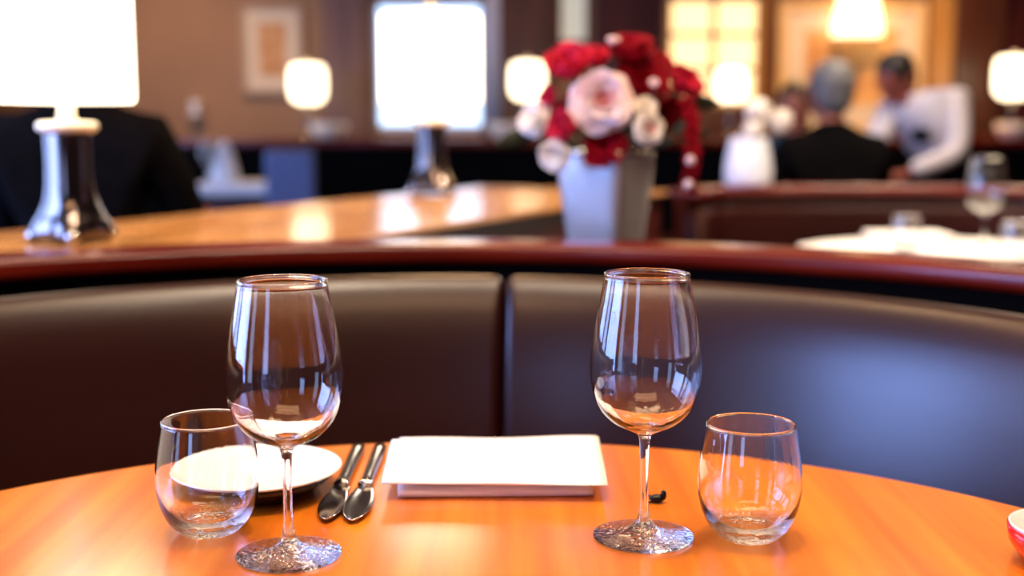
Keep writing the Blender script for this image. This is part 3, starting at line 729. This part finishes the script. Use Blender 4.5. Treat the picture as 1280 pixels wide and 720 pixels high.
# lit glazed cabinet
cb = empty('glazed_cabinet', 'lit glazed cabinet with warm yellow panes on the far wall', 'cabinet', (px(884, 8.1), 8.05, 0))
hx = (px(943, 8.1) - px(826, 8.1)) / 2; z0, z1 = pz(132, 8.1), pz(6, 8.1)
bm = B(); box(bm, -hx, hx, .10, .118, z0, z1); box(bm, -hx, -hx + .02, -.05, .10, z0, z1); box(bm, hx - .02, hx, -.05, .10, z0, z1); box(bm, -hx, hx, -.05, .10, z0 - .02, z0); box(bm, -hx, hx, -.05, .10, z1, z1 + .05)
obj('case', bm, M['brownwood'], cb, smooth=False)
obj('lower_case', box(B(), -hx, hx, -.05, .118, 0, z0 - .0205), M['darkwood'], cb, smooth=False)
bm = B()
for i in range(3): u = -hx + .02 + (2 * hx - .04) * i / 2; box(bm, u - .018, u + .018, -.06, -.045, z0, z1)
for i in range(4): v = z0 + (z1 - z0) * i / 3; box(bm, -hx + .04, hx - .04, -.058, -.047, v - .015, v + .015)
obj('glazing_bars', bm, M['goldwood'], cb, smooth=False)
obj('lit_panes', box(B(), -hx + .021, hx - .021, -.03, -.024, z0 + .001, z1 - .001), M['cab'], cb, smooth=False)
# small wall fitting
wf = tag(obj('wall_fitting', lathe(B(), [(0, 0), (.05, 0), (.048, .012), (.02, .02), (.026, .05), (.04, .07), (.036, .09), (0, .095)], 24), M['whiteceramic'], loc=(px(249, 8.17), 8.16, pz(144, 8.17))), 'small pale wall fitting on the tan wall left of the framed picture', 'wall fitting')
# far white table at left with a carafe
ft = empty('far_table', 'small far table with white top at left below the framed picture', 'table', (px(303, 6.6), 6.6, 0))
obj('tabletop', box(B(), -.22, .22, -.25, .25, .74, .80), M['whiteceramic'], ft, smooth=False, bevel=.012)
obj('table_base', box(B(), -.16, .20, -.15, .15, 0, .739), M['redwood'], ft, smooth=False, bevel=.01)
cr = empty('napkin_cone', 'white napkin folded into a cone on the far white table', 'napkin', (px(282, 6.55), 6.55, .8003))
def pleat(a, r, z): return r * (1 + .10 * math.sin(a * 9))
obj('folded_cone', lathe(B(), [(0, 0)] + smoothprof([(.075, 0), (.07, .05), (.055, .12), (.038, .18), (.02, .215)], 4) + [(0, .225)], 54, pleat), M['whiteceramic'], cr)
wine_glass('far wine glass at the left end of the small far white table', (px(262, 6.5), 6.5, .8003), 1.0)
# blue chair
bc_ = empty('blue_chair', 'blue upholstered chair beside the small far white table', 'chair', (px(364, 6.3), 6.3, 0))
bm = B(); box(bm, -.13, .13, -.03, .03, .46, .98); obj('backrest', bm, M['blueup'], bc_, bevel=.025, seg=3)
obj('seat', box(B(), -.22, .22, -.44, -.031, .40, .47), M['blueup'], bc_, bevel=.02)
for sx in (-.2, .2):
    for sy in (-.42, -.06): obj('leg', tube(B(), [(sx, sy, 0), (sx, sy, .40)], [.013, .018], 8), M['darkwood'], bc_)
# dark high-backed seat at far left
hb = empty('high_backed_bench', 'dark high-backed bench behind the nearest table lamp at left', 'bench', (-1.98, 3.6, 0))
obj('backrest', box(B(), -.62, .60, -.05, .05, .40, 1.14), M['suit'], hb, bevel=.03, seg=3)
obj('seat', box(B(), -.62, .60, -.50, -.051, .0, .46), M['suit'], hb, bevel=.03, seg=3)

# ------------------------------------------------------------------ people
def skin_mesh(name, nodes, edges, parent, m, root=0, sub=2):
    me = bpy.data.meshes.new(name); me.from_pydata([n[0] for n in nodes], edges, [])
    o = bpy.data.objects.new(name, me); COL.objects.link(o)
    o.modifiers.new('skin', 'SKIN')
    if not me.skin_vertices: me.attributes
    sv = me.skin_vertices[0].data
    for i, n in enumerate(nodes):
        r = n[1]; sv[i].radius = r if isinstance(r, tuple) else (r, r); sv[i].use_root = (i == root)
    s = o.modifiers.new('sub', 'SUBSURF'); s.levels = sub; s.render_levels = sub
    dg = bpy.context.evaluated_depsgraph_get(); dg.update()
    me2 = bpy.data.meshes.new_from_object(o.evaluated_get(dg)); bpy.data.objects.remove(o)
    me2.name = name; me2.materials.clear(); me2.materials.append(m)
    return obj(name, me2, m, parent)
def head_mesh(bm, c, R, mtx):
    """face looks along local -Y"""
    def T(v): return c + mtx.to_3x3() @ Vector(v) * R
    def E(v, r): ell(bm, T(v), (r[0] * R, r[1] * R, r[2] * R), mtx, 20, 14)
    E((0, .05, .12), (.66, .80, .86)); E((0, -.18, -.38), (.48, .52, .58))
    E((0, -.76, -.12), (.10, .16, .20)); E((0, -.80, -.22), (.13, .12, .09))
    for s in (-1, 1):
        E((s * .68, .05, -.08), (.07, .16, .22)); E((s * .26, -.70, .06), (.12, .07, .06)); E((s * .26, -.66, .18), (.17, .10, .05))
    E((0, -.66, -.50), (.19, .08, .05)); E((0, -.62, -.78), (.18, .14, .12))
def hand(bm, wrist, d, up, s=1, curl=.5):
    d = d.normalized(); side = d.cross(up).normalized(); up = side.cross(d).normalized()
    pc = wrist + d * .045 * s
    ell(bm, pc, (.042 * s, .014 * s, .048 * s), Matrix((side, up, d)).transposed().to_4x4(), 12, 8)
    for i, L_ in enumerate((.066, .075, .070, .055)):
        b_ = wrist + d * .082 * s + side * (.030 - .020 * i) * s
        q1 = b_ + d * L_ * .5 * s - up * .010 * curl * s; q2 = q1 + (d * (1 - curl * .5) - up * curl).normalized() * L_ * .45 * s
        tube(bm, [b_ - d * .01, b_, q1, q2], [.009 * s, .009 * s, .0085 * s, .007 * s], 8)
    b_ = wrist + d * .03 * s + side * .035 * s; tube(bm, [b_, b_ + (d + side).normalized() * .035 * s, b_ + (d * 1.4 + side * .6).normalized() * .065 * s], [.011 * s, .010 * s, .008 * s], 8)
def person(label, loc, rz, joints, top_m, leg_m, hair_m, skin_m, head_tilt=(0, 0), head_R=.125, long_hair=False, sleeves=True, extra=None):
    t = empty('person', label, 'person', loc, rz)
    J = {k_: Vector(v) for k_, v in joints.items()}
    names = ['pelvis', 'belly', 'chest', 'neck_base', 'neck', 'shl', 'ell', 'wrl', 'shr', 'elr', 'wrr', 'hipl', 'knl', 'anl', 'tol', 'hipr', 'knr', 'anr', 'tor']
    R_ = {'pelvis': (.13, .105), 'belly': (.13, .10), 'chest': (.15, .105), 'neck_base': (.100, .075), 'neck': (.05, .05), 'shl': .062, 'ell': .042, 'wrl': .027, 'shr': .062, 'elr': .042, 'wrr': .027,
          'hipl': .088, 'knl': .06, 'anl': .04, 'tol': .035, 'hipr': .088, 'knr': .06, 'anr': .04, 'tor': .035}
    ed = [('pelvis', 'belly'), ('belly', 'chest'), ('chest', 'neck_base'), ('neck_base', 'neck'), ('chest', 'shl'), ('shl', 'ell'), ('ell', 'wrl'), ('chest', 'shr'), ('shr', 'elr'), ('elr', 'wrr'),
          ('pelvis', 'hipl'), ('hipl', 'knl'), ('knl', 'anl'), ('anl', 'tol'), ('pelvis', 'hipr'), ('hipr', 'knr'), ('knr', 'anr'), ('anr', 'tor')]
    def sk(name, keep, grow, m):
        idx = [n for n in names if n in keep]
        nodes = [(J[n], tuple(x + grow for x in R_[n]) if isinstance(R_[n], tuple) else R_[n] + grow) for n in idx]
        return skin_mesh(name, nodes, [(idx.index(a), idx.index(b)) for a, b in ed if a in idx and b in idx], t, m)
    body = sk('body', names, -.018, M[skin_m])
    bm = B(); bm.from_mesh(body.data)
    up = Matrix.Rotation(head_tilt[1], 4, 'Z') @ Matrix.Rotation(head_tilt[0], 4, 'X')
    if len(head_tilt) > 2: up = Matrix.Rotation(head_tilt[2], 4, 'Y') @ up
    hc = J['head']
    head_mesh(bm, hc, head_R, up)
    tube(bm, [J['neck'] - Vector((0, 0, .03)), J['neck'], hc + up.to_3x3() @ Vector((0, .02, -.06))], [.052, .05, .05], 14)
    for s_, e_, w_ in (('shl', 'ell', 'wrl'), ('shr', 'elr', 'wrr')):
        hand(bm, J[w_], J[w_] - J[e_], Vector((0, 0, 1)) if abs((J[w_] - J[e_]).normalized().z) < .8 else Vector((0, 1, 0)))
    bm.to_mesh(body.data); bm.free()
    for p_ in body.data.polygons: p_.use_smooth = True
    sk('jacket' if top_m == 'suit' else 'shirt', (['neck'] if top_m != 'shirt' else []) + ['pelvis', 'belly', 'chest', 'neck_base', 'shl', 'ell', 'wrl', 'shr', 'elr', 'wrr'], .010 if top_m == 'suit' else .012, M[top_m])
    sk('trousers', ['pelvis', 'hipl', 'knl', 'anl', 'hipr', 'knr', 'anr'], .014, M[leg_m])
    bm = B(); R = head_R
    def T(v): return hc + up.to_3x3() @ Vector(v) * R
    ell(bm, T((0, .14, .26)), (.74 * R, .82 * R, .84 * R), up); ell(bm, T((0, .40, -.12)), (.60 * R, .50 * R, .62 * R), up)
    if long_hair:
        ell(bm, T((0, .45, -.6)), (.62 * R, .42 * R, .8 * R), up)
    obj('hair', bm, M[hair_m], t)
    if extra: extra(t, J)
    return t
def seated(arm_fwd=.30, lean=0):
    # faces local -Y, seat height .46, origin on the floor under the pelvis
    return dict(pelvis=(0, 0, .585), belly=(0, -.01 - lean * .3, .74), chest=(0, -.02 - lean * .7, .93), neck_base=(0, -.03 - lean, 1.09), neck=(0, -.04 - lean, 1.12), head=(0, -.06 - lean, 1.235),
                shl=(.19, -.02 - lean, 1.01), ell=(.25, -.10 - lean, .78), wrl=(.15, -.32 - lean, .80), shr=(-.19, -.02 - lean, 1.01), elr=(-.25, -.10 - lean, .78), wrr=(-.15, -.32 - lean, .80),
                hipl=(.10, -.04, .54), knl=(.12, -.42, .54), anl=(.12, -.42, .10), tol=(.12, -.56, .05), hipr=(-.10, -.04, .54), knr=(-.12, -.42, .54), anr=(-.12, -.42, .10), tor=(-.12, -.56, .05))
def chair(label, x, y, rz, m='suit'):
    t = empty('dining_chair', label, 'chair', (x, y, 0), rz, 'chairs of the far diners')
    obj('seat', box(B(), -.23, .23, -.24, .20, .37, .412), M[m], t, bevel=.02)
    obj('backrest', box(B(), -.22, .22, .235, .275, .36, .86), M[m], t, bevel=.02)
    for sx in (-.2, .2):
        for sy in (-.21, .21): obj('leg', tube(B(), [(sx, sy, 0), (sx, sy, .372)], [.012, .018], 8), M['darkwood'], t)
# grey-haired diner from behind (faces away: local -Y turned to +Y)
def up_shift(j, dz): return {k_: (v[0], v[1], v[2] + (dz if v[2] > .6 else 0)) for k_, v in j.items()}
Yg = 4.85
person('person with grey hair in black jacket seated with back to the camera', (px(1040, Yg), Yg, 0), PI + .15, up_shift(seated(), .0), 'suit', 'suit', 'greyhair', 'skin')
chair('black chair under the grey-haired person in the black jacket', px(1040, Yg), Yg + .02, PI + .15)
Yd = 6.5
person('person with dark hair and blue top seated left of the grey-haired person', (px(996, Yd), Yd, 0), -.5, up_shift(seated(lean=.05), -.03), 'navy', 'suit', 'darkhair', 'skin', head_tilt=(.1, .2), long_hair=True)
chair('dark chair under the dark-haired person in the blue top', px(996, Yd), Yd, -.5)
# waiter bending over the table
def waiter_extra(t, J):
    bm = box(B(), -.045, .045, -.005, .005, -.035, .035)
    p_ = obj('breast_patch', bm, M['suit'], t, bevel=.004); p_.location = (.01, -.165, 1.06); p_.rotation_euler = (.5, 0, 0); p_['label'] = 'small black square on the shirt front'
    obj('necktie', tube(B(), [J['neck'] + Vector((0, -.055, -.02)), J['chest'] + Vector((-.03, -.13, .07))], [.018, .026], 8), M['redcloth'], t)
    # apron hanging from the waist
    bm = lathe(B(), [(0, .88), (.165, .88), (.17, .80), (.19, .45), (.185, .45), (.16, .80), (0, .86)], 40)
    a = obj('apron', bm, M['suit'], t); a.scale = (1, .8, 1)
wj = dict(pelvis=(.02, .06, .90), belly=(.01, .02, 1.02), chest=(-.02, -.06, 1.14), neck_base=(-.06, -.10, 1.22), neck=(-.09, -.13, 1.255), head=(-.115, -.185, 1.325),
          shl=(.13, -.05, 1.22), ell=(.17, -.12, .98), wrl=(.03, -.30, .90), shr=(-.17, -.13, 1.17), elr=(-.19, -.25, .98), wrr=(-.15, -.42, .90),
          hipl=(.11, .06, .88), knl=(.11, .03, .48), anl=(.11, .06, .08), tol=(.12, -.08, .04), hipr=(-.07, .06, .88), knr=(-.08, .03, .48), anr=(-.08, .06, .08), tor=(-.09, -.08, .04))
Yw = 5.75
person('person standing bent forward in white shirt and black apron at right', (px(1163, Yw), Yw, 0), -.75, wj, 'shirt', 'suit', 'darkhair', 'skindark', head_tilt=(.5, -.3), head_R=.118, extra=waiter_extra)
# diners' table
dt = empty('diners_table', 'round dark table of the far diners, mostly hidden by the booth', 'table', (1.30, 5.62, 0))
obj('tabletop', lathe(B(), [(0, .71), (.27, .71), (.275, .72), (.275, .745), (0, .75)], 48), M['darkwood'], dt)
obj('pedestal', lathe(B(), [(0, 0), (.12, 0), (.12, .02), (.04, .05), (.04, .709), (0, .709)], 24), M['darkwood'], dt)
# dark-suited person behind the near lamp
def scarf(t, J):
    obj('scarf', tube(B(), [J['neck'] + Vector((.075 * math.cos(a), .065 * math.sin(a), -.015 + .01 * math.sin(a))) for a in lin(0, 2 * PI, 18)], .024, 10), M['redcloth'], t)['label'] = 'dark red scarf'
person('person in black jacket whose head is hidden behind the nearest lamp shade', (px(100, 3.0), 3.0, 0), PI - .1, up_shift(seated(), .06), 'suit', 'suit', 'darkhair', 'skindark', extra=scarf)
c_ = chair('black chair of the black-jacketed person behind the nearest lamp', px(100, 3.0), 3.02, PI - .1)
